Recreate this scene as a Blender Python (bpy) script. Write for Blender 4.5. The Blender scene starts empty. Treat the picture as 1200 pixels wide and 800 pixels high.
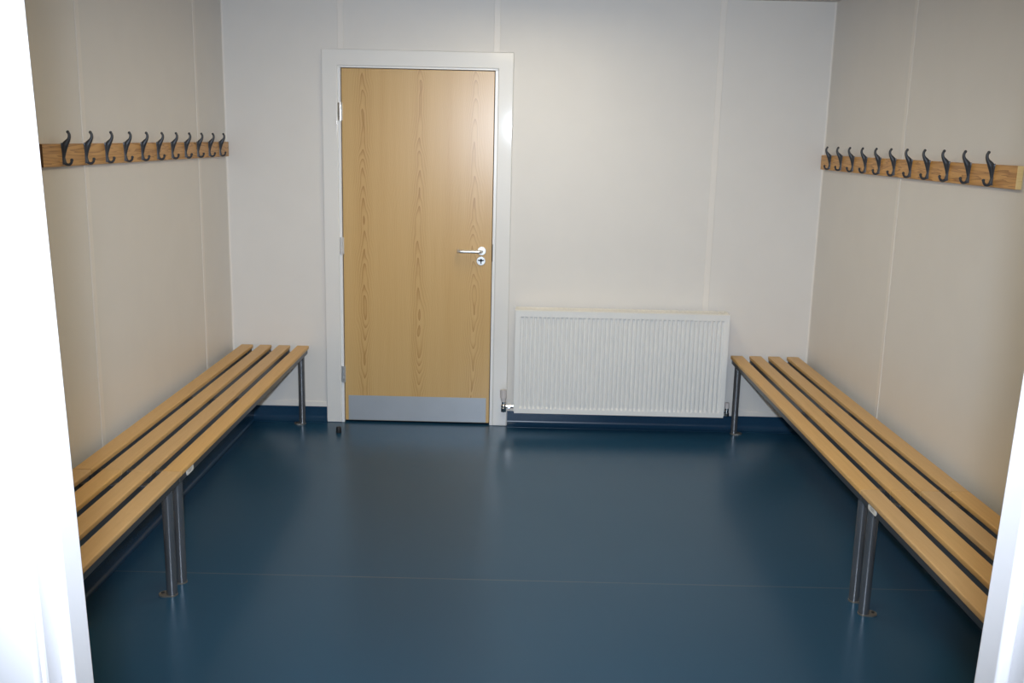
import bpy, bmesh, math, random
from mathutils import Vector, Matrix
random.seed(4)
SC = bpy.context.scene
COL = SC.collection
PI = math.pi

# ------------------------------------------------------------------ room numbers (metres; y = 0 is the back wall)
XL, XR = -0.6561, 2.7151
YF = -4.80                      # room face of the wall with the doorway
ZC = 2.4395
CAM = Vector((1.0027, -5.6485, 1.6762))
FWD = Vector((-0.00352556, 0.97931845, -0.20229421))
RGT = Vector((0.99973095, 0.00808964, 0.02173922))
UPV = Vector((-0.02292611, 0.20216314, 0.97908348))

# ------------------------------------------------------------------ materials
def new_mat(name):
    m = bpy.data.materials.new(name); m.use_nodes = True
    nt = m.node_tree; b = nt.nodes['Principled BSDF']
    return m, nt, b
def N(nt, t, **kw):
    n = nt.nodes.new(t)
    for k, v in kw.items():
        setattr(n, k, v)
    return n
def setv(n, **kw):
    for k, v in kw.items():
        n.inputs[k.replace('_', ' ')].default_value = v
def c4(c): return (c[0], c[1], c[2], 1)
def mth(nt, op, a, b=None, c=None):
    n = N(nt, 'ShaderNodeMath', operation=op)
    for i, x in enumerate((a, b, c)):
        if x is None: continue
        if isinstance(x, (int, float)): n.inputs[i].default_value = x
        else: nt.links.new(x, n.inputs[i])
    return n.outputs[0]
def ramp(nt, fac, stops):
    r = N(nt, 'ShaderNodeValToRGB')
    el = r.color_ramp.elements
    while len(el) < len(stops): el.new(.5)
    for e, (p, c) in zip(el, stops):
        e.position = p; e.color = c4(c)
    nt.links.new(fac, r.inputs[0])
    return r.outputs[0]
def mixc(nt, fac, a, b, blend='MIX'):
    n = N(nt, 'ShaderNodeMix', data_type='RGBA', blend_type=blend)
    for i, x in ((0, fac), (6, a), (7, b)):
        if isinstance(x, (int, float)): n.inputs[i].default_value = x
        elif isinstance(x, tuple): n.inputs[i].default_value = c4(x)
        else: nt.links.new(x, n.inputs[i])
    return n.outputs[2]
def bump(nt, b, h, strength, dist=.001):
    n = N(nt, 'ShaderNodeBump'); n.inputs['Strength'].default_value = strength
    n.inputs['Distance'].default_value = dist
    nt.links.new(h, n.inputs['Height']); nt.links.new(n.outputs[0], b.inputs['Normal'])
def noise(nt, vec, scale, detail=3, rough=.5, dist=0):
    n = N(nt, 'ShaderNodeTexNoise')
    n.inputs['Scale'].default_value = scale; n.inputs['Detail'].default_value = detail
    n.inputs['Roughness'].default_value = rough; n.inputs['Distortion'].default_value = dist
    if vec is not None: nt.links.new(vec, n.inputs['Vector'])
    return n.outputs['Fac']
def coords(nt, scale=(1, 1, 1), loc=(0, 0, 0), rand=0):
    tc = N(nt, 'ShaderNodeTexCoord'); v = tc.outputs['Object']
    if rand:
        oi = N(nt, 'ShaderNodeObjectInfo')
        a = N(nt, 'ShaderNodeVectorMath', operation='SCALE'); a.inputs[0].default_value = (17.3, 9.1, 13.7)
        nt.links.new(oi.outputs['Random'], a.inputs['Scale'])
        s = N(nt, 'ShaderNodeVectorMath', operation='ADD')
        nt.links.new(v, s.inputs[0]); nt.links.new(a.outputs[0], s.inputs[1]); v = s.outputs[0]
    mp = N(nt, 'ShaderNodeMapping'); mp.inputs['Scale'].default_value = scale; mp.inputs['Location'].default_value = loc
    nt.links.new(v, mp.inputs['Vector'])
    return mp.outputs[0]

def plain(name, col, rough=.4, metal=0, bscale=0, bstr=.1, spec=.5, var=.04):
    m, nt, b = new_mat(name)
    v = coords(nt)
    f = noise(nt, v, 6, 3)
    lo = tuple(x * (1 - var) for x in col); hi = tuple(min(1, x * (1 + var)) for x in col)
    nt.links.new(ramp(nt, f, [(.3, lo), (.7, hi)]), b.inputs['Base Color'])
    setv(b, Roughness=rough, Metallic=metal); b.inputs['Specular IOR Level'].default_value = spec
    if bscale: bump(nt, b, noise(nt, v, bscale, 2), bstr)
    return m

M = {}
M['wall'] = plain('wall_cladding', (.70, .672, .635), .44, 0, 260, .08, .36, .012)
M['jamb'] = plain('white_gloss_jamb', (.53, .515, .52), .3, 0, 0, 0, .5, .01)
M['strip'] = plain('joint_strip', (.755, .715, .665), .4, 0, 0, 0, .4, .01)
M['ceiling'] = plain('ceiling_board', (.62, .60, .57), .8, 0, 80, .1, .3, .02)
M['upvc'] = plain('white_frame', (.735, .72, .695), .40, 0, 0, 0, .5, .01)
_b = M['upvc'].node_tree.nodes['Principled BSDF']; _b.inputs['Coat Weight'].default_value = .5; _b.inputs['Coat Roughness'].default_value = .06
M['frame2'] = plain('white_gloss_frame', (.80, .80, .80), .3, 0, 0, 0, .5, .01)
M['radiator'] = plain('radiator_enamel', (.77, .765, .745), .3, 0, 0, 0, .5, .01)
M['cream'] = plain('grille_enamel', (.80, .775, .71), .35, 0, 0, 0, .5, .02)
M['steel'] = plain('bench_steel', (.25, .255, .27), .27, .8, 300, .05, .5, .08)
M['rail'] = plain('frame_steel', (.115, .12, .128), .34, .7, 300, .05, .5, .08)
M['chrome'] = plain('chrome', (.75, .75, .75), .12, 1)
M['satin'] = plain('satin_aluminium', (.80, .81, .82), .28, .85, 0, 0, .5, .02)
M['kick'] = plain('brushed_kick_plate', (.40, .43, .47), .42, .35, 0, 0, .5, .03)
M['hook'] = plain('hook_grey', (.040, .043, .050), .38, .3, 0, 0, .5, .1)
M['black'] = plain('black_rubber', (.008, .008, .009), .6)
M['dark'] = plain('dark_gap', (.02, .02, .02), .7)
M['whitecap'] = plain('white_plastic', (.60, .555, .54), .4)
M['tag'] = plain('grey_sticker', (.72, .71, .68), .4)
M['tagprint'] = plain('sticker_print', (.22, .21, .21), .5)
M['bolt'] = plain('bolt_metal', (.26, .235, .20), .4, .7)
M['screw'] = plain('screw_head', (.8, .8, .78), .25, .6)

def vinyl(name, col, seams):
    m, nt, b = new_mat(name)
    v = coords(nt)
    sp = noise(nt, v, 380, 1, .5)
    base = ramp(nt, sp, [(.1, tuple(x * .62 for x in col)), (.9, tuple(x * 1.38 for x in col))])
    big = noise(nt, v, 1.3, 3)
    base = mixc(nt, .18, base, ramp(nt, big, [(0, tuple(x * .6 for x in col)), (1, tuple(x * 1.4 for x in col))]))
    # tiny dark specks of dirt
    vo = N(nt, 'ShaderNodeTexVoronoi'); vo.inputs['Scale'].default_value = 3.2; vo.inputs['Randomness'].default_value = 1
    nt.links.new(v, vo.inputs['Vector'])
    sk = mth(nt, 'LESS_THAN', vo.outputs['Distance'], .013)
    base = mixc(nt, sk, base, (.008, .010, .012))
    if seams:
        sx = N(nt, 'ShaderNodeSeparateXYZ'); nt.links.new(v, sx.inputs[0])
        w = noise(nt, coords(nt, (2, 2, 2)), 2, 2)
        d = mth(nt, 'ABSOLUTE', mth(nt, 'ADD', sx.outputs['Y'], 2.102))
        k = mth(nt, 'LESS_THAN', d, .0032)
        k = mth(nt, 'MULTIPLY', k, mth(nt, 'MULTIPLY', w, .45))
        base = mixc(nt, k, base, (.16, .16, .14))
    nt.links.new(base, b.inputs['Base Color'])
    b.inputs['Specular IOR Level'].default_value = .29
    b.inputs['Roughness'].default_value = .27
    return m
BLUE = (.0125, .060, .116)
M['vinyl'] = vinyl('blue_sheet_vinyl', BLUE, True)
M['cove'] = vinyl('blue_coved_vinyl', (.011, .042, .085), False)

def wood(name, axis, light, dark, fine=1.0, figure=.4, rough=.42, rand=1, fscale=1.0):
    """straight grained timber; axis 0/1/2 = grain direction"""
    m, nt, b = new_mat(name)
    s1 = [90 * fscale] * 3; s1[axis] = 2.2
    s2 = [9 * fscale] * 3; s2[axis] = .9
    f1 = noise(nt, coords(nt, tuple(s1), rand=rand), 1, 4, .6)
    f2 = noise(nt, coords(nt, tuple(s2), rand=rand), 1.6, 3, .55, .6)
    rings = mth(nt, 'FRACT', mth(nt, 'MULTIPLY', f2, 9))
    rings = mth(nt, 'POWER', rings, 2.2)
    k = mth(nt, 'ADD', mth(nt, 'MULTIPLY', f1, .55 * fine), mth(nt, 'MULTIPLY', rings, figure))
    col = ramp(nt, k, [(.12, light), (.45, tuple((a * .6 + c * .4) for a, c in zip(light, dark))), (.9, dark)])
    if rand:
        oi = N(nt, 'ShaderNodeObjectInfo')
        h = N(nt, 'ShaderNodeHueSaturation')
        nt.links.new(mth(nt, 'MULTIPLY_ADD', oi.outputs['Random'], .11, .95), h.inputs['Value'])
        nt.links.new(mth(nt, 'MULTIPLY_ADD', oi.outputs['Random'], .12, .95), h.inputs['Saturation'])
        nt.links.new(col, h.inputs['Color']); col = h.outputs[0]
    nt.links.new(col, b.inputs['Base Color'])
    setv(b, Roughness=rough)
    bump(nt, b, f1, .05)
    return m
M['beech'] = wood('lacquered_beech', 1, (.635, .400, .168), (.47, .265, .092), 1, .10, .45)
M['oak'] = wood('oiled_oak', 1, (.62, .345, .125), (.27, .115, .030), .75, .60, .42, 1, 1.6)
M['endlit'] = wood('flashlit_cut_end', 0, (.86, .66, .34), (.62, .42, .17), .6, .2, .6)  # right rail end: the flash's brightness is put into a paler wood colour
M['endshade'] = wood('shaded_cut_end', 0, (.12, .055, .022), (.05, .02, .008), .6, .2, .6)  # left rail end: the door frame's shadow is painted in as darker wood
M['lipping'] = wood('door_lipping', 2, (.52, .32, .13), (.40, .22, .08), 1, .1, .45)

def door_veneer():
    m, nt, b = new_mat('ash_door_veneer')
    tc = N(nt, 'ShaderNodeTexCoord'); sx = N(nt, 'ShaderNodeSeparateXYZ'); nt.links.new(tc.outputs['Object'], sx.inputs[0])
    X, Z = sx.outputs['X'], sx.outputs['Z']
    # three leaves of veneer, hearts at x = .12, .435, .75
    wob = noise(nt, coords(nt, (1.2, 1, 1.6)), 1.5, 2)
    xx = mth(nt, 'ADD', X, mth(nt, 'MULTIPLY_ADD', wob, .05, -.025))
    flitch = mth(nt, 'FLOOR', mth(nt, 'DIVIDE', mth(nt, 'ADD', X, .0375), .315))
    u = mth(nt, 'SUBTRACT', xx, mth(nt, 'MULTIPLY_ADD', flitch, .315, .12))
    heart = mth(nt, 'SQRT', mth(nt, 'ADD', mth(nt, 'MULTIPLY', u, u), .00012))
    cmb = N(nt, 'ShaderNodeCombineXYZ')
    nt.links.new(mth(nt, 'MULTIPLY', flitch, 7.3), cmb.inputs['X'])
    nt.links.new(mth(nt, 'MULTIPLY', Z, 1.25), cmb.inputs['Z'])
    nt.links.new(mth(nt, 'MULTIPLY', u, 2.5), cmb.inputs['Y'])
    lz = noise(nt, cmb.outputs[0], 1.7, 3, .5)
    f = mth(nt, 'ADD', mth(nt, 'MULTIPLY', heart, 85), mth(nt, 'ADD', mth(nt, 'MULTIPLY', lz, 9), mth(nt, 'MULTIPLY', mth(nt, 'SQRT', mth(nt, 'ADD', mth(nt, 'POWER', mth(nt, 'ABSOLUTE', mth(nt, 'SUBTRACT', Z, .72)), 2.0), .02)), 9.5)))
    ring = mth(nt, 'FRACT', f)
    ring = mth(nt, 'POWER', ring, 2.6)
    nearh = mth(nt, 'SUBTRACT', 1.0, mth(nt, 'MINIMUM', mth(nt, 'DIVIDE', mth(nt, 'ABSOLUTE', u), .062), 1.0))
    amp = mth(nt, 'MULTIPLY_ADD', nearh, .43, .08)
    k = mth(nt, 'MULTIPLY', ring, amp)
    fine = noise(nt, coords(nt, (230, 40, 3.5)), 1, 4, .6)
    band = noise(nt, coords(nt, (14, 1, .25)), 1, 2)
    t = mth(nt, 'ADD', k, mth(nt, 'ADD', mth(nt, 'MULTIPLY', fine, .28), mth(nt, 'MULTIPLY', band, .30)))
    col = ramp(nt, t, [(.12, (.63, .425, .190)), (.42, (.55, .345, .134)), (.8, (.38, .205, .064))])
    nt.links.new(col, b.inputs['Base Color'])
    setv(b, Roughness=.29)
    bump(nt, b, fine, .04)
    return m
M['door'] = door_veneer()

# ------------------------------------------------------------------ builders
def ptag(o, label=None, cat=None, group=None, kind=None):
    if label: o['label'] = label
    if cat: o['category'] = cat
    if group: o['group'] = group
    if kind: o['kind'] = kind
    return o
def empty(name, loc, label, cat, group=None, kind=None):
    o = bpy.data.objects.new(name, None); COL.objects.link(o)
    o.location = loc; o.empty_display_size = .1
    return ptag(o, label, cat, group, kind)
def root_loc(p):
    v = Vector((0, 0, 0))
    while p is not None:
        v += p.location; p = p.parent
    return v
def build(name, bm, mat, parent=None, smooth=False, bevel=0, seg=2, kind=None, org=None, label=None, cat=None, weld=True):
    """bm is in world coordinates; the object keeps its origin at org (or at its parent's)"""
    bmesh.ops.recalc_face_normals(bm, faces=bm.faces)
    if bevel:
        bmesh.ops.bevel(bm, geom=[e for e in bm.edges if len(e.link_faces) == 2 and e.calc_face_angle(0) > .6], offset=bevel, segments=seg, affect='EDGES', profile=.5, clamp_overlap=True)
    o0 = Vector(org) if org is not None else (root_loc(parent) if parent else Vector((0, 0, 0)))
    bmesh.ops.translate(bm, verts=bm.verts, vec=-o0)
    me = bpy.data.meshes.new(name); bm.to_mesh(me); bm.free()
    mats = mat if isinstance(mat, (list, tuple)) else [mat]
    for m in mats: me.materials.append(m)
    if smooth and bevel:
        me.polygons.foreach_set('use_smooth', [True] * len(me.polygons))
    elif smooth:
        me.polygons.foreach_set('use_smooth', [True] * len(me.polygons))
        me.set_sharp_from_angle(angle=math.radians(40))
    o = bpy.data.objects.new(name, me); COL.objects.link(o)
    if smooth and bevel:
        wn = o.modifiers.new('weighted_normals', 'WEIGHTED_NORMAL'); wn.weight = 100
    if parent is not None:
        o.parent = parent
        o.location = o0 - root_loc(parent)
    else:
        o.location = o0
    return ptag(o, label, cat, None, kind)
def box(bm, x0, x1, y0, y1, z0, z1):
    r = bmesh.ops.create_cube(bm, size=1)
    bmesh.ops.scale(bm, verts=r['verts'], vec=(x1 - x0, y1 - y0, z1 - z0))
    bmesh.ops.translate(bm, verts=r['verts'], vec=((x0 + x1) / 2, (y0 + y1) / 2, (z0 + z1) / 2))
    return r['verts']
def B(*a):
    bm = bmesh.new(); box(bm, *a); return bm
def cyl(bm, p0, p1, r0, r1=None, n=24):
    p0, p1 = Vector(p0), Vector(p1); d = p1 - p0
    r = bmesh.ops.create_cone(bm, cap_ends=True, cap_tris=False, segments=n, radius1=r0, radius2=r0 if r1 is None else r1, depth=d.length)
    q = d.to_track_quat('Z', 'Y').to_matrix().to_4x4()
    bmesh.ops.transform(bm, verts=r['verts'], matrix=Matrix.Translation((p0 + p1) / 2) @ q)
    return r['verts']
def sweep(bm, pts, rads, side, n=10, flat=1.0):
    """tube along pts; cross section is an ellipse whose 'side' axis radius is r, in-plane radius r*flat"""
    side = Vector(side).normalized(); rings = []
    P = [Vector(p) for p in pts]
    for i, p in enumerate(P):
        t = (P[min(i + 1, len(P) - 1)] - P[max(i - 1, 0)]).normalized()
        nrm = t.cross(side).normalized()
        ra = rads[i] if not isinstance(rads[i], tuple) else rads[i][0]
        rb = ra * flat if not isinstance(rads[i], tuple) else rads[i][1]
        rings.append([bm.verts.new(p + side * ra * math.cos(2 * PI * k / n) + nrm * rb * math.sin(2 * PI * k / n)) for k in range(n)])
    for a, b in zip(rings, rings[1:]):
        for k in range(n):
            bm.faces.new((a[k], a[(k + 1) % n], b[(k + 1) % n], b[k]))
    bm.faces.new(rings[0]); bm.faces.new(rings[-1])
def spline(ctrl, n=6):
    """Catmull-Rom through control tuples (any dimension)"""
    out = []
    c = [ctrl[0]] + list(ctrl) + [ctrl[-1]]
    for i in range(1, len(c) - 2):
        p0, p1, p2, p3 = c[i - 1], c[i], c[i + 1], c[i + 2]
        for k in range(n):
            t = k / n
            out.append(tuple(.5 * ((2 * b) + (-a + d) * t + (2 * a - 5 * b + 4 * d - e) * t * t + (-a + 3 * b - 3 * d + e) * t ** 3) for a, b, d, e in zip(p0, p1, p2, p3)))
    out.append(tuple(ctrl[-1]))
    return out
def extrude_profile(bm, prof, f):
    """closed 2-D profile, extruded between f(u,v,0) and f(u,v,1)"""
    a = [bm.verts.new(f(u, v, 0)) for u, v in prof]; b = [bm.verts.new(f(u, v, 1)) for u, v in prof]
    n = len(prof)
    for i in range(n): bm.faces.new((a[i], a[(i + 1) % n], b[(i + 1) % n], b[i]))
    bm.faces.new(a); bm.faces.new(b)

S = 'structure'
# ------------------------------------------------------------------ room shell
build('floor', B(-2.6, 4.6, -7.6, .12, -.05, 0), M['vinyl'], kind=S, label='blue sheet vinyl floor of the changing room', cat='floor')
build('ceiling', B(XL - .1, XR + .1, YF - .06, .12, ZC, ZC + .06), M['ceiling'], kind=S, label='pale ceiling above the changing room', cat='ceiling')
build('wall_left', B(XL - .1, XL, YF, .1, 0, ZC), M['wall'], kind=S, label='pale panelled wall behind the left bench', cat='wall')
build('wall_right', B(XR, XR + .1, YF, .1, 0, ZC), M['wall'], kind=S, label='pale panelled wall behind the right bench', cat='wall')
DW = .856
bm = bmesh.new()
box(bm, XL, -.035, 0, .1, 0, ZC); box(bm, DW + .035, XR, 0, .1, 0, ZC); box(bm, -.035, DW + .035, 0, .1, 2.075, ZC)
build('wall_back', bm, M['wall'], kind=S, label='pale panelled wall around the wooden door', cat='wall')

# doorway the room is seen through
DL, DR = CAM.x - .3945, CAM.x + .440        # stop faces
LL, LR = DL - .012, DR + .012             # jamb faces
YJ0, YJ1 = CAM.y + .779, CAM.y + .846      # corridor face .. room face of the jamb lining
bm = bmesh.new()
yw0, yw1 = YJ0 + .012, YF
box(bm, -2.2, LL - .032, yw0, yw1, 0, 2.9); box(bm, LR + .032, 4.2, yw0, yw1, 0, 2.9); box(bm, LL - .032, LR + .032, yw0, yw1, 2.10, 2.9)
build('wall_front', bm, M['wall'], kind=S, label='thin wall holding the white doorway in front', cat='wall')
def jamb(side):
    s = -1 if side == 'l' else 1
    xi = LL if s < 0 else LR; xs = DL if s < 0 else DR
    bm = bmesh.new()
    box(bm, *sorted((xi, xi + s * .03)), YJ0, YJ1, 0, 2.07)
    return bm, xi, xs, s
for side, nm, nl in (('l', 'trim_1', 'white glossy door jamb at the left edge, overexposed'), ('r', 'trim_2', 'white glossy door jamb at the right edge, overexposed')):
    bm, xi, xs, s = jamb(side)
    e = ptag(build(nm, bm, M['jamb'], bevel=.003, kind=S, org=(xi, YJ0, 1.36)), nl, 'door frame'); e.rotation_euler.y = s * math.radians(1.65)
    b2 = bmesh.new(); box(b2, *sorted((xs, xi + s * .001)), CAM.y + .803, CAM.y + .842, 0, 2.06)
    build('door_stop', b2, M['jamb'], e, bevel=.004, seg=3, smooth=True)
    b2 = bmesh.new(); box(b2, *sorted((xi + s * .004, xi + s * .09)), YJ0 - .006, YJ0 + .012, 0, 2.15)
    build('architrave', b2, M['jamb'], e, bevel=.005, seg=3, smooth=True)
bm = bmesh.new()
box(bm, LL - .03, LR + .03, YJ0, YJ1, 2.07, 2.10)
e = build('trim_3', bm, M['jamb'], kind=S, label='white head of the doorway frame overhead', cat='door frame')
b2 = B(DL, DR, CAM.y + .803, CAM.y + .842, 2.058, 2.071); build('door_stop', b2, M['jamb'], e)

# joint cover strips and corner beads
def vstrip(n, x0, x1, y0, y1, z0, z1, label):
    build('trim_%d' % n, B(x0, x1, y0, y1, z0, z1), M['strip'], kind=S, label=label, cat='wall trim', bevel=.0015, seg=1)
w = .017
vstrip(4, XL, XL + .003, -1.835 - w, -1.835 + w, .105, ZC, 'pale joint strip crossing the left coat rail near its front hooks')
vstrip(5, XL, XL + .003, -.477 - w, -.477 + w, .105, ZC, 'pale joint strip on the left wall nearest the back corner')
vstrip(6, XR - .003, XR, -1.146 - w, -1.146 + w, .09, ZC, 'pale joint strip on the right wall')
vstrip(7, 0 - w, w, -.003, 0, 2.137, ZC, 'short joint strip above the hinge side of the door frame')
vstrip(8, .864 - w, .864 + w, -.003, 0, 2.137, ZC, 'short joint strip above the latch side of the door frame')
vstrip(9, 2.100 - w, 2.100 + w, -.003, 0, .09, ZC, 'tall joint strip on the back wall above the radiator')
def bead(n, x, s, label):
    bm = bmesh.new(); extrude_profile(bm, [(0, 0), (.009, 0), (.003, .003), (0, .009)], lambda u, v, t: (x + s * u, -v, .1 + t * (ZC - .1)))
    build('trim_%d' % n, bm, M['strip'], kind=S, label=label, cat='wall trim')
bead(10, XL, 1, 'slim bead in the left back corner'); bead(11, XR, -1, 'slim bead in the right back corner')

# coved vinyl skirting
def cove_prof(h, d, base=.004, r=.035):
    p = [(0, 0), (0, h), (d, h)]
    for k in range(9):
        a = k / 8 * PI / 2
        p.append((d + r - r * math.cos(a), base + r - r * math.sin(a)))
    p.append((d + r, 0))
    return p
def skirt(name, a0, a1, f, label, h=.09, d=.004, r=.035):
    bm = bmesh.new(); extrude_profile(bm, cove_prof(h, d, .002, r), lambda u, v, t: f(u, v, a0 + (a1 - a0) * t))
    return build(name, bm, M['cove'], kind=S, smooth=True, label=label, cat='skirting')
skirt('baseboard_back_left', XL, -.104, lambda u, v, t: (t, -u, v), 'dark blue coved skirting between left bench and door')
skirt('baseboard_back_right', .962, XR, lambda u, v, t: (t, -u, v), 'dark blue coved skirting below the radiator')
skirt('baseboard_right', YF, 0, lambda u, v, t: (XR - u, t, v), 'dark blue coved skirting under the right bench')
skirt('baseboard_left', YF, 0, lambda u, v, t: (XL + u, t, v), 'deep dark blue skirting under the left bench', .088, .112, .016)
for n, (x0, x1, lab) in {12: (XL, -.104, 'pale capping strip above the skirting by the left bench'), 13: (.962, XR, 'pale capping strip above the skirting behind the radiator')}.items():
    build('trim_%d' % n, B(x0, x1, -.009, 0, .09, .122), M['strip'], kind=S, bevel=.003, label=lab, cat='wall trim')

# ------------------------------------------------------------------ the wooden door
door = empty('door_1', (0, 0, 0), 'pale wood veneer door with steel kick plate in a white frame', 'door', None, S)
ZT = 2.035
yd = -.004
bm = B(.002, DW - .002, yd, yd + .044, .012, ZT)
build('door_leaf', bm, M['door'], door, bevel=.001, seg=1)
# frame: flat architrave boards with a lining
bm = bmesh.new()
extrude_profile(bm, [(-.106, 0), (-.106, 2.137), (DW + .104, 2.137), (DW + .104, 0), (DW + .018, 0), (DW + .018, 2.048), (-.018, 2.048), (-.018, 0)], lambda u, v, t: (u, -.020 + .024 * t, v))
build('architrave', bm, M['upvc'], door, bevel=.006, seg=3, smooth=True)
bm = bmesh.new()
for x0, x1, z0, z1 in ((-.030, -.0020, 0, 2.045), (DW + .0018, DW + .030, 0, 2.045), (-.030, DW + .030, 2.0385, 2.07)):
    box(bm, x0, x1, -.013, .09, z0, z1)
build('frame_lining', bm, M['frame2'], door, bevel=.002, seg=2, smooth=True)
# near-black block behind the leaf, standing in for the shade in the gaps
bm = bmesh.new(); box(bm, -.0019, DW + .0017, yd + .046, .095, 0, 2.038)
build('gap_shade', bm, M['dark'], door)
build('kick_plate', B(.021, .836, yd - .002, yd, .014, .164), M['kick'], door, bevel=.0008, seg=1, label='grey metal kick plate')
for x in (.002, DW - .002):
    pass
# hinges
for i, z in enumerate((1.80, 1.05, .293)):
    bm = bmesh.new()
    for k in range(5):
        z0 = z - .05 + k * .02
        cyl(bm, (-.0035, -.019, z0 + .0006), (-.0035, -.019, z0 + .0194), .0065, n=14)
    box(bm, -.018, -.004, -.0146, -.0122, z - .048, z + .048)
    box(bm, -.004, .0065, -.0146, yd, z - .048, z + .048)
    build('hinge', bm, M['chrome'] if i == 0 else M['satin'], door, smooth=True)
# lever handle
hx, hz = .797, 1.0375
bm = bmesh.new(); cyl(bm, (hx, yd, hz), (hx, yd - .009, hz), .0255, .0235, 40)
rose = build('handle_rose', bm, M['satin'], door, smooth=True, bevel=.001)
pts = spline([(hx, yd - .006, hz), (hx, yd - .040, hz), (hx - .005, yd - .050, hz), (hx - .018, yd - .054, hz), (hx - .06, yd - .054, hz), (hx - .11, yd - .054, hz - .0005), (hx - .124, yd - .052, hz), (hx - .132, yd - .043, hz), (hx - .134, yd - .02, hz)], 5)
bm = bmesh.new(); sweep(bm, pts, [.0095] * len(pts), (0, 0, 1), 16)
build('lever', bm, M['satin'], rose, smooth=True)
kz = .9795
bm = bmesh.new(); cyl(bm, (hx - .003, yd, kz), (hx - .003, yd - .008, kz), .0265, .0245, 40)
esc = build('keyhole_escutcheon', bm, M['satin'], door, smooth=True, bevel=.001)
bm = bmesh.new()
cyl(bm, (hx - .003, yd - .0075, kz + .004), (hx - .003, yd - .0088, kz + .004), .0085, n=24)
box(bm, hx - .0062, hx + .0002, yd - .0088, yd - .0075, kz - .016, kz + .002)
build('lock_cylinder', bm, M['dark'], esc)
bm = bmesh.new()
for s in (-1, 1):
    a = [(hx - .003 + s * .006, kz + .006), (hx - .003 + s * .019, kz + .008), (hx - .003 + s * .017, kz + .001), (hx - .003 + s * .006, kz - .001)]
    extrude_profile(bm, a, lambda u, v, t: (u, yd - .0076 - .001 * t, v))
build('thumb_turn', bm, M['dark'], esc)
build('strike_plate', B(DW - .0005, DW + .0045, -.0145, -.004, .978, 1.077), M['dark'], door, bevel=.0008, seg=1)

# ------------------------------------------------------------------ small door stop on the floor
bm = bmesh.new()
prof = [(.001, 0), (.0150, 0), (.0160, .003), (.0150, .012), (.0145, .026), (.012, .033), (.001, .035)]
n = 24; rings = []
for r, z in prof:
    rings.append([bm.verts.new((.0 + r * math.cos(2 * PI * k / n), -.225 + r * math.sin(2 * PI * k / n), z)) for k in range(n)])
for a, b in zip(rings, rings[1:]):
    for k in range(n): bm.faces.new((a[k], a[(k + 1) % n], b[(k + 1) % n], b[k]))
bm.faces.new(rings[0]); bm.faces.new(rings[-1])
build('floor_door_stop', bm, M['black'], smooth=True, org=(0, -.225, 0), label='tiny black rubber stop on the blue floor in front of the door', cat='door stop')

# ------------------------------------------------------------------ radiator
RF, RB = -.150, -.035                                     # front and back of the radiator
RX0, RX1, RZ0, RZ1 = 1.003, 2.213, .118, .721
rad = empty('radiator', ((RX0 + RX1) / 2, (RF + RB) / 2, RZ0), 'white ribbed panel radiator on the back wall beside the door', 'radiator')
def ribbed(y, s):
    """one pressed steel panel whose flutes run from low to high; s = +1 faces -y"""
    bm = bmesh.new()
    pitch = .0253; n = 46
    xa = (RX0 + RX1) / 2 - n * pitch / 2
    xs = [(RX0, 0), (RX0 + .006, 0)]
    for i in range(n):
        x = xa + i * pitch
        for t, d in ((.04, 0), (.16, .12), (.28, .62), (.40, .97), (.50, 1), (.60, .97), (.72, .62), (.84, .12), (.96, 0)):
            xs.append((x + t * pitch, d))
    xs += [(RX1 - .006, 0), (RX1, 0)]
    zs = [(RZ0, 0), (RZ0 + .028, 0), (RZ0 + .036, .94), (RZ0 + .042, 1), (RZ0 + .048, 1), (RZ1 - .054, 1), (RZ1 - .048, 1), (RZ1 - .042, .94), (RZ1 - .036, 0), (RZ1, 0)]
    dep = .0095
    g = [[bm.verts.new((x, y + s * dep * d * e, z)) for x, d in xs] for z, e in zs]
    for r0, r1 in zip(g, g[1:]):
        for i in range(len(xs) - 1): bm.faces.new((r0[i], r0[i + 1], r1[i + 1], r1[i]))
    back = bmesh.ops.extrude_face_region(bm, geom=list(bm.faces))
    vs = [v for v in back['geom'] if isinstance(v, bmesh.types.BMVert)]
    bmesh.ops.translate(bm, verts=vs, vec=(0, s * .010, 0))
    return bm
build('front_panel', ribbed(RF, 1), M['radiator'], rad, smooth=True)
build('back_panel', B(RX0 + .004, RX1 - .004, RB - .012, RB, RZ0, RZ1 - .01), M['radiator'], rad, bevel=.003)
bm = bmesh.new()
zz = RZ1 + .002
ga, gb = RX0 - .003, RX1 + .003
box(bm, ga, gb, RF - .001, RB + .001, zz - .006, zz - .003)
box(bm, ga, gb, RF - .001, RF + .016, zz - .003, zz)
box(bm, ga, gb, RB - .016, RB + .001, zz - .003, zz)
box(bm, ga, ga + .02, RF + .016, RB - .016, zz - .003, zz)
box(bm, gb - .02, gb, RF + .016, RB - .016, zz - .003, zz)
nb = 42
for k in range(nb):
    x = ga + .027 + (gb - ga - .054) * (k + .5) / nb
    box(bm, x - .0095, x + .0095, RF + .016, RB - .016, zz - .003, zz - .0006)
build('top_grille', bm, M['cream'], rad, label='cream tinted top grille')
for x0, x1 in ((RX0 - .004, RX0), (RX1, RX1 + .004)):
    build('side_panel', B(x0, x1, RF + .002, RB, RZ0 + .008, RZ1), M['radiator'], rad, bevel=.0015)
bm = bmesh.new()
x = RX0 + .02
fins = []
while x < RX1 - .02:
    fins.append((x, RF + .02)); fins.append((x + .012, RF + .02)); fins.append((x + .012, RB - .016)); fins.append((x + .024, RB - .016)); x += .024
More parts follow.
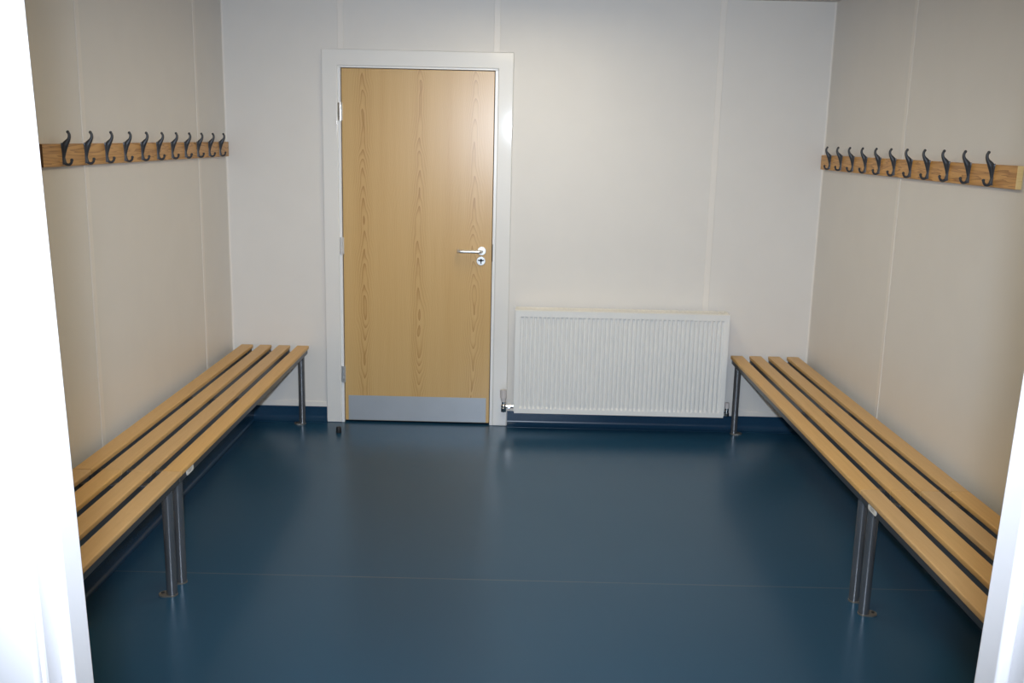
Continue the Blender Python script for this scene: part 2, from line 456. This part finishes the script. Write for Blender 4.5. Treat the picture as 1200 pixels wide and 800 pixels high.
for a, b in zip(fins, fins[1:]):
    v = [bm.verts.new((a[0], a[1], RZ0 + .03)), bm.verts.new((b[0], b[1], RZ0 + .03)), bm.verts.new((b[0], b[1], RZ1 - .03)), bm.verts.new((a[0], a[1], RZ1 - .03))]
    bm.faces.new(v)
build('convector_fins', bm, M['radiator'], rad)
for x in (RX0 + .2, RX1 - .2):
    build('wall_bracket', B(x - .015, x + .015, RB - .002, -.002, RZ0 + .05, RZ1 - .08), M['radiator'], rad)
ym = -.095
# thermostatic valve, left
vx = .936; vz = RZ0 + .026
bm = bmesh.new()
cyl(bm, (vx + .006, ym, vz - .030), (vx + .006, ym, vz + .030), .0125, n=20)
cyl(bm, (vx + .006, ym, vz - .034), (vx + .006, ym, vz - .012), .0165, n=6)
cyl(bm, (vx + .002, ym, vz), (RX0 - .020, ym, vz), .010, n=20)
cyl(bm, (vx + .030, ym, vz), (vx + .044, ym, vz), .0185, n=6)
cyl(bm, (RX0 - .026, ym, vz), (RX0 + .01, ym, vz), .012, n=20)
cyl(bm, (vx + .006, ym, vz - .024), (vx + .006, -.012, vz - .024), .0085, n=16)
bmesh.ops.create_uvsphere(bm, u_segments=16, v_segments=10, radius=.017, matrix=Matrix.Translation((vx + .006, ym, vz)))
val = build('radiator_valve', bm, M['chrome'], rad, smooth=True, label='chrome valve with a tall white cap')
bm = bmesh.new()
cx_ = vx + .002
cyl(bm, (cx_ + .003, ym, vz + .026), (cx_ + .002, ym, vz + .050), .013, .0175, 20)
cyl(bm, (cx_ + .002, ym, vz + .050), (cx_, ym, vz + .098), .0190, .0180, 20)
for k in range(10):
    a = k * PI / 5
    cyl(bm, (cx_ + .002 + .018 * math.cos(a), ym + .018 * math.sin(a), vz + .05), (cx_ + .001 + .0175 * math.cos(a), ym + .0175 * math.sin(a), vz + .09), .0022, n=6)
build('valve_cap', bm, M['whitecap'], val, smooth=True)
# lockshield, right
vx = 2.244
bm = bmesh.new()
cyl(bm, (vx, ym, vz - .028), (vx, ym, vz + .022), .0115, n=20)
cyl(bm, (vx, ym, vz - .030), (vx, ym, vz - .010), .0150, n=6)
cyl(bm, (vx, ym, vz), (RX1 - .01, ym, vz), .010, n=20)
cyl(bm, (vx - .016, ym, vz), (vx - .026, ym, vz), .0165, n=6)
cyl(bm, (vx, ym, vz - .022), (vx, -.012, vz - .022), .0085, n=16)
val = build('radiator_valve', bm, M['chrome'], rad, smooth=True, label='chrome valve with a short white cap')
bm = bmesh.new(); cyl(bm, (vx, ym, vz + .018), (vx, ym, vz + .050), .0140, .0125, 20)
build('valve_cap', bm, M['whitecap'], val, smooth=True)

# ------------------------------------------------------------------ coat racks
RZB, RZT = 1.541, 1.6205
def hook_mesh():
    """hat-and-coat hook; local x = out from the rail, y = across, z = up, origin at mid plate on the rail face"""
    bm = bmesh.new()
    h0, h1 = -.036, .040
    # back plate, waisted
    ctr = spline([(h0, .0075), (-.020, .0070), (.0, .0068), (.018, .0095), (.034, .0125), (h1, .0115)], 3)
    lo = []; hi = []
    for z, wd in ctr:
        lo.append((bm.verts.new((0, -wd, z)), bm.verts.new((0, wd, z))))
        t = .0045
        hi.append((bm.verts.new((t, -wd * .85, z)), bm.verts.new((t, wd * .85, z))))
    for i in range(len(ctr) - 1):
        a, b, c, d = lo[i], lo[i + 1], hi[i], hi[i + 1]
        bm.faces.new((a[0], b[0], b[1], a[1])); bm.faces.new((c[0], c[1], d[1], d[0]))
        bm.faces.new((a[0], c[0], d[0], b[0])); bm.faces.new((a[1], b[1], d[1], c[1]))
    bm.faces.new((lo[0][0], lo[0][1], hi[0][1], hi[0][0])); bm.faces.new((lo[-1][0], hi[-1][0], hi[-1][1], lo[-1][1]))
    # upper arm: swells from the plate, sweeps out and up
    up = spline([(.003, -.014, .0055, .0038), (.0050, .002, .0068, .0058), (.0070, .018, .0085, .0090), (.0095, .032, .0100, .0118), (.0165, .0425, .0085, .0095), (.0235, .0520, .0068, .0066), (.0272, .0620, .0060, .0054), (.0268, .0715, .0060, .0050), (.0232, .0785, .0056, .0046)], 4)
    sweep(bm, [(x, 0, z) for x, z, a, b in up], [(a, b) for x, z, a, b in up], (0, 1, 0), 12)
    bmesh.ops.create_uvsphere(bm, u_segments=10, v_segments=8, radius=.0058, matrix=Matrix.Translation((.0228, 0, .0788)))
    # lower hook
    dn = spline([(.003, -.010, .0060, .0040), (.0042, -.022, .0072, .0052), (.0072, -.0325, .0072, .0056), (.015, -.0365, .0062, .0050), (.0235, -.0345, .0055, .0046), (.0290, -.0275, .0052, .0044), (.0305, -.0205, .0052, .0044)], 4)
    sweep(bm, [(x, 0, z) for x, z, a, b in dn], [(a, b) for x, z, a, b in dn], (0, 1, 0), 12)
    bmesh.ops.create_uvsphere(bm, u_segments=10, v_segments=8, radius=.0058, matrix=Matrix.Translation((.0308, 0, -.0198)))
    bmesh.ops.recalc_face_normals(bm, faces=bm.faces)
    me = bpy.data.meshes.new('hook'); bm.to_mesh(me); bm.free(); me.materials.append(M['hook'])
    me.polygons.foreach_set('use_smooth', [True] * len(me.polygons)); me.set_sharp_from_angle(angle=math.radians(45))
    bm = bmesh.new()
    cyl(bm, (.004, 0, -.0115), (.0070, 0, -.0115), .0034, .0026, 12)
    sm = bpy.data.meshes.new('screw'); bm.to_mesh(sm); bm.free(); sm.materials.append(M['screw'])
    return me, sm
HM, SM = hook_mesh()
first = {}
def coat_rack(xw, s, y0, y1, label):
    th = .022
    r = empty('coat_rack', (xw, (y0 + y1) / 2, RZB), label, 'coat rack')
    xa, xb = sorted((xw, xw + s * th))
    rb = build('rail_board', B(xa, xb, y0, y1, RZB, RZT), [M['oak'], M['endshade'] if s > 0 else M['endlit']], r, bevel=.0015, seg=2)
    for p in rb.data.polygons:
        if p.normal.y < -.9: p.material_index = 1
    for i in range(11):
        y = -.19 - .188 * i
        if not first:
            h = bpy.data.objects.new('hook', HM); sc = bpy.data.objects.new('screw', SM)
            first['h'] = h; first['s'] = sc
        else:
            h = first['h'].copy(); sc = first['s'].copy()
        COL.objects.link(h); COL.objects.link(sc)
        h.parent = r; sc.parent = h
        h.location = Vector((xw + s * th, y, RZB + .043)) - r.location
        h.rotation_euler = (0, 0, 0 if s > 0 else PI)
coat_rack(XL, 1, -2.222, -.02, 'oak rail of eleven grey coat hooks above the left bench')
coat_rack(XR, -1, -2.243, -.02, 'oak rail of eleven grey coat hooks above the right bench')

# ------------------------------------------------------------------ benches
ZB = .46
def bench(s, xf, y0, y1, label, tag_y=None):
    """xf = x of the front edge, s = direction from the front to the wall; y0 < y1"""
    r = empty('slatted_bench', (xf + s * .2, (y0 + y1) / 2, 0), label, 'bench', 'slatted benches along the side walls')
    xw = XL if s < 0 else XR
    X = lambda d: xf + s * d
    def bx(d0, d1, a, b, z0, z1):
        x0, x1 = sorted((X(d0), X(d1))); return B(x0, x1, a, b, z0, z1)
    st = .021
    for i in range(4):
        d = i * .109
        rc = .0045; prof = []
        for cu, cv, a0 in ((d + .070 - rc, ZB - rc, 0), (d + rc, ZB - rc, 90), (d + rc, ZB - st + rc, 180), (d + .070 - rc, ZB - st + rc, 270)):
            for k in range(5):
                an = math.radians(a0 + 22.5 * k); prof.append((cu + rc * math.cos(an), cv + rc * math.sin(an)))
        bm = bmesh.new(); extrude_profile(bm, prof, lambda u, v, t: (X(u), y0 + .0022 + (y1 - y0 - .0044) * t, v))
        build('slat', bm, M['beech'], r, smooth=True)
    zt = ZB - st
    build('front_rail', bx(.007, .037, y0 + .004, y1 - .004, zt - .026, zt), M['rail'], r, bevel=.002)
    for d in (.112, .221):
        build('support_rail', bx(d, d + .030, y0 + .004, y1 - .004, zt - .022, zt), M['rail'], r, bevel=.002)
    dw = abs(xw - xf)
    build('support_rail', bx(.334, .364, y0 + .004, y1 - .004, zt - .026, zt), M['rail'], r, bevel=.002)
    for yc in (y0 + .075, (y0 + y1) / 2, y1 - .075):
        build('cross_bar', bx(.037, .388, yc - .015, yc + .015, zt - .026, zt - .004), M['rail'], r, bevel=.002)
        bm = bmesh.new()
        extrude_profile(bm, [(.30, zt - .0262), (.386, zt - .0262), (dw - .006, zt - .05), (dw - .006, zt - .16), (dw - .03, zt - .16)], lambda u, v, t: (X(u), yc - .003 + .006 * t, v))
        x0, x1 = sorted((X(dw - .0062), X(dw - .0005))); box(bm, x0, x1, yc - .025, yc + .025, zt - .17, zt - .045)
        build('wall_bracket', bm, M['rail'], r)
    for yc in (y0 + .052, y1 - .052):
        bm = bmesh.new(); cyl(bm, (X(.036), yc, .004), (X(.036), yc, zt - .0265), .0195, n=36)
        lg = build('leg', bm, M['steel'], r, smooth=True)
        # tear-drop floor flange pointing to the wall
        bm = bmesh.new(); prof = []
        for k in range(25):
            a = -PI / 2 + PI * k / 24; prof.append((.060 + .024 * math.cos(a), .024 * math.sin(a)))
        for k in range(13):
            a = PI / 2 + PI * k / 12; prof.append((.036 + .021 * math.cos(a), .021 * math.sin(a)))
        extrude_profile(bm, prof, lambda u, v, t: (X(u), yc + v, t * .0055))
        build('foot_plate', bm, M['bolt'], lg)
        bm = bmesh.new(); cyl(bm, (X(.070), yc, .005), (X(.070), yc, .010), .0065, .0055, 6)
        build('bolt', bm, M['dark'], lg)
    if tag_y is not None:
        # small oval maker's label on the front rail
        xo = X(.0065)
        bm = bmesh.new(); prof = []
        L, Hh = .080, .0115
        for k in range(13):
            a = -PI / 2 + PI * k / 12; prof.append((L / 2 - Hh + Hh * math.cos(a), Hh * math.sin(a)))
        for k in range(13):
            a = PI / 2 + PI * k / 12; prof.append((-L / 2 + Hh + Hh * math.cos(a), Hh * math.sin(a)))
        extrude_profile(bm, prof, lambda u, v, t: (xo - s * (t * .0015 - .0005), tag_y + u, zt - .013 + v))
        tg = build('label_plate', bm, M['tag'], r, label='small pale oval label')
        bm = bmesh.new()
        for dz, l0, l1 in ((.003, -.018, .016), (-.0025, -.016, .012)):
            x0, x1 = sorted((xo - s * .001, xo - s * .0016)); box(bm, x0, x1, tag_y + l0, tag_y + l1, zt - .013 + dz - .001, zt - .013 + dz + .001)
        build('printing', bm, M['tagprint'], tg)
    return r
FXL, FXR = -.206, 2.262
bench(-1, FXL, -2.237, -.016, 'left wall beech slatted bench reaching the back corner by the door', -2.237 + .115)
bench(-1, FXL, -2.237 - 2.222, -2.2375, 'left wall beech slatted bench cut off by the left door jamb')
bench(1, FXR, -2.258, -.020, 'right wall beech slatted bench reaching the back corner by the radiator')
bench(1, FXR, -2.258 - 2.222, -2.2585, 'right wall beech slatted bench cut off by the right door jamb', -2.258 - .115)

# ------------------------------------------------------------------ unseen ceiling lights, guessed to fit the room's brightness, and the camera's flash
def emit_mat(name, col, st):
    m = bpy.data.materials.new(name); m.use_nodes = True
    nt = m.node_tree; nt.nodes.clear()
    e = N(nt, 'ShaderNodeEmission'); o = N(nt, 'ShaderNodeOutputMaterial')
    e.inputs[0].default_value = c4(col); e.inputs[1].default_value = st
    nt.links.new(e.outputs[0], o.inputs[0]); return m
M['diffuser'] = emit_mat('lit_diffuser', (1.0, .86, .60), 7.2)
lx, ly = .30, .62
def added_ceiling_light(yc, label):
    lamp = empty('added_ceiling_light', (1.03, yc, ZC), label, 'lamp')
    bm = bmesh.new()
    for a in ((-lx - .03, -lx, -ly - .03, ly + .03), (lx, lx + .03, -ly - .03, ly + .03), (-lx, lx, -ly - .03, -ly), (-lx, lx, ly, ly + .03)):
        box(bm, 1.03 + a[0], 1.03 + a[1], yc + a[2], yc + a[3], ZC - .04, ZC)
    build('lamp_frame', bm, M['frame2'], lamp, bevel=.003)
    build('diffuser', B(1.03 - lx, 1.03 + lx, yc - ly, yc + ly, ZC - .030, ZC - .012), M['diffuser'], lamp)
added_ceiling_light(-1.30, 'unseen ceiling lamp added nearest the wooden door')
added_ceiling_light(-3.50, 'unseen ceiling lamp added nearest the white doorway')

fl = bpy.data.lights.new('camera_flash', 'SPOT')
fl.energy = 610; fl.color = (.74, .85, 1.0); fl.shadow_soft_size = .03
fl.spot_size = math.radians(75); fl.spot_blend = 1.0
fo = bpy.data.objects.new('camera_flash', fl); COL.objects.link(fo)
fo.location = CAM + UPV * .10 - FWD * .10
fo.rotation_euler = FWD.to_track_quat('-Z', 'Y').to_euler()

w = bpy.data.worlds.new('corridor_light'); SC.world = w; w.use_nodes = True
bg = w.node_tree.nodes['Background']; bg.inputs[0].default_value = (1.0, .93, .82, 1); bg.inputs[1].default_value = .12

# ------------------------------------------------------------------ camera
cd = bpy.data.cameras.new('camera'); cd.sensor_width = 36; cd.sensor_fit = 'HORIZONTAL'; cd.lens = 1153.94 / 1200 * 36
cd.clip_start = .02
co = bpy.data.objects.new('camera', cd); COL.objects.link(co)
mt = Matrix((RGT, UPV, -FWD)).transposed().to_4x4(); mt.translation = CAM
co.matrix_world = mt
SC.camera = co

SC.view_settings.view_transform = 'Standard'; SC.view_settings.look = 'None'
SC.view_settings.gamma = 1; SC.view_settings.exposure = 0
try: SC.view_settings.use_curve_mapping = False
except Exception: pass
SC.cycles.use_denoising = True
SC.cycles.max_bounces = 10; SC.cycles.diffuse_bounces = 6
SC.cycles.sample_clamp_indirect = 4
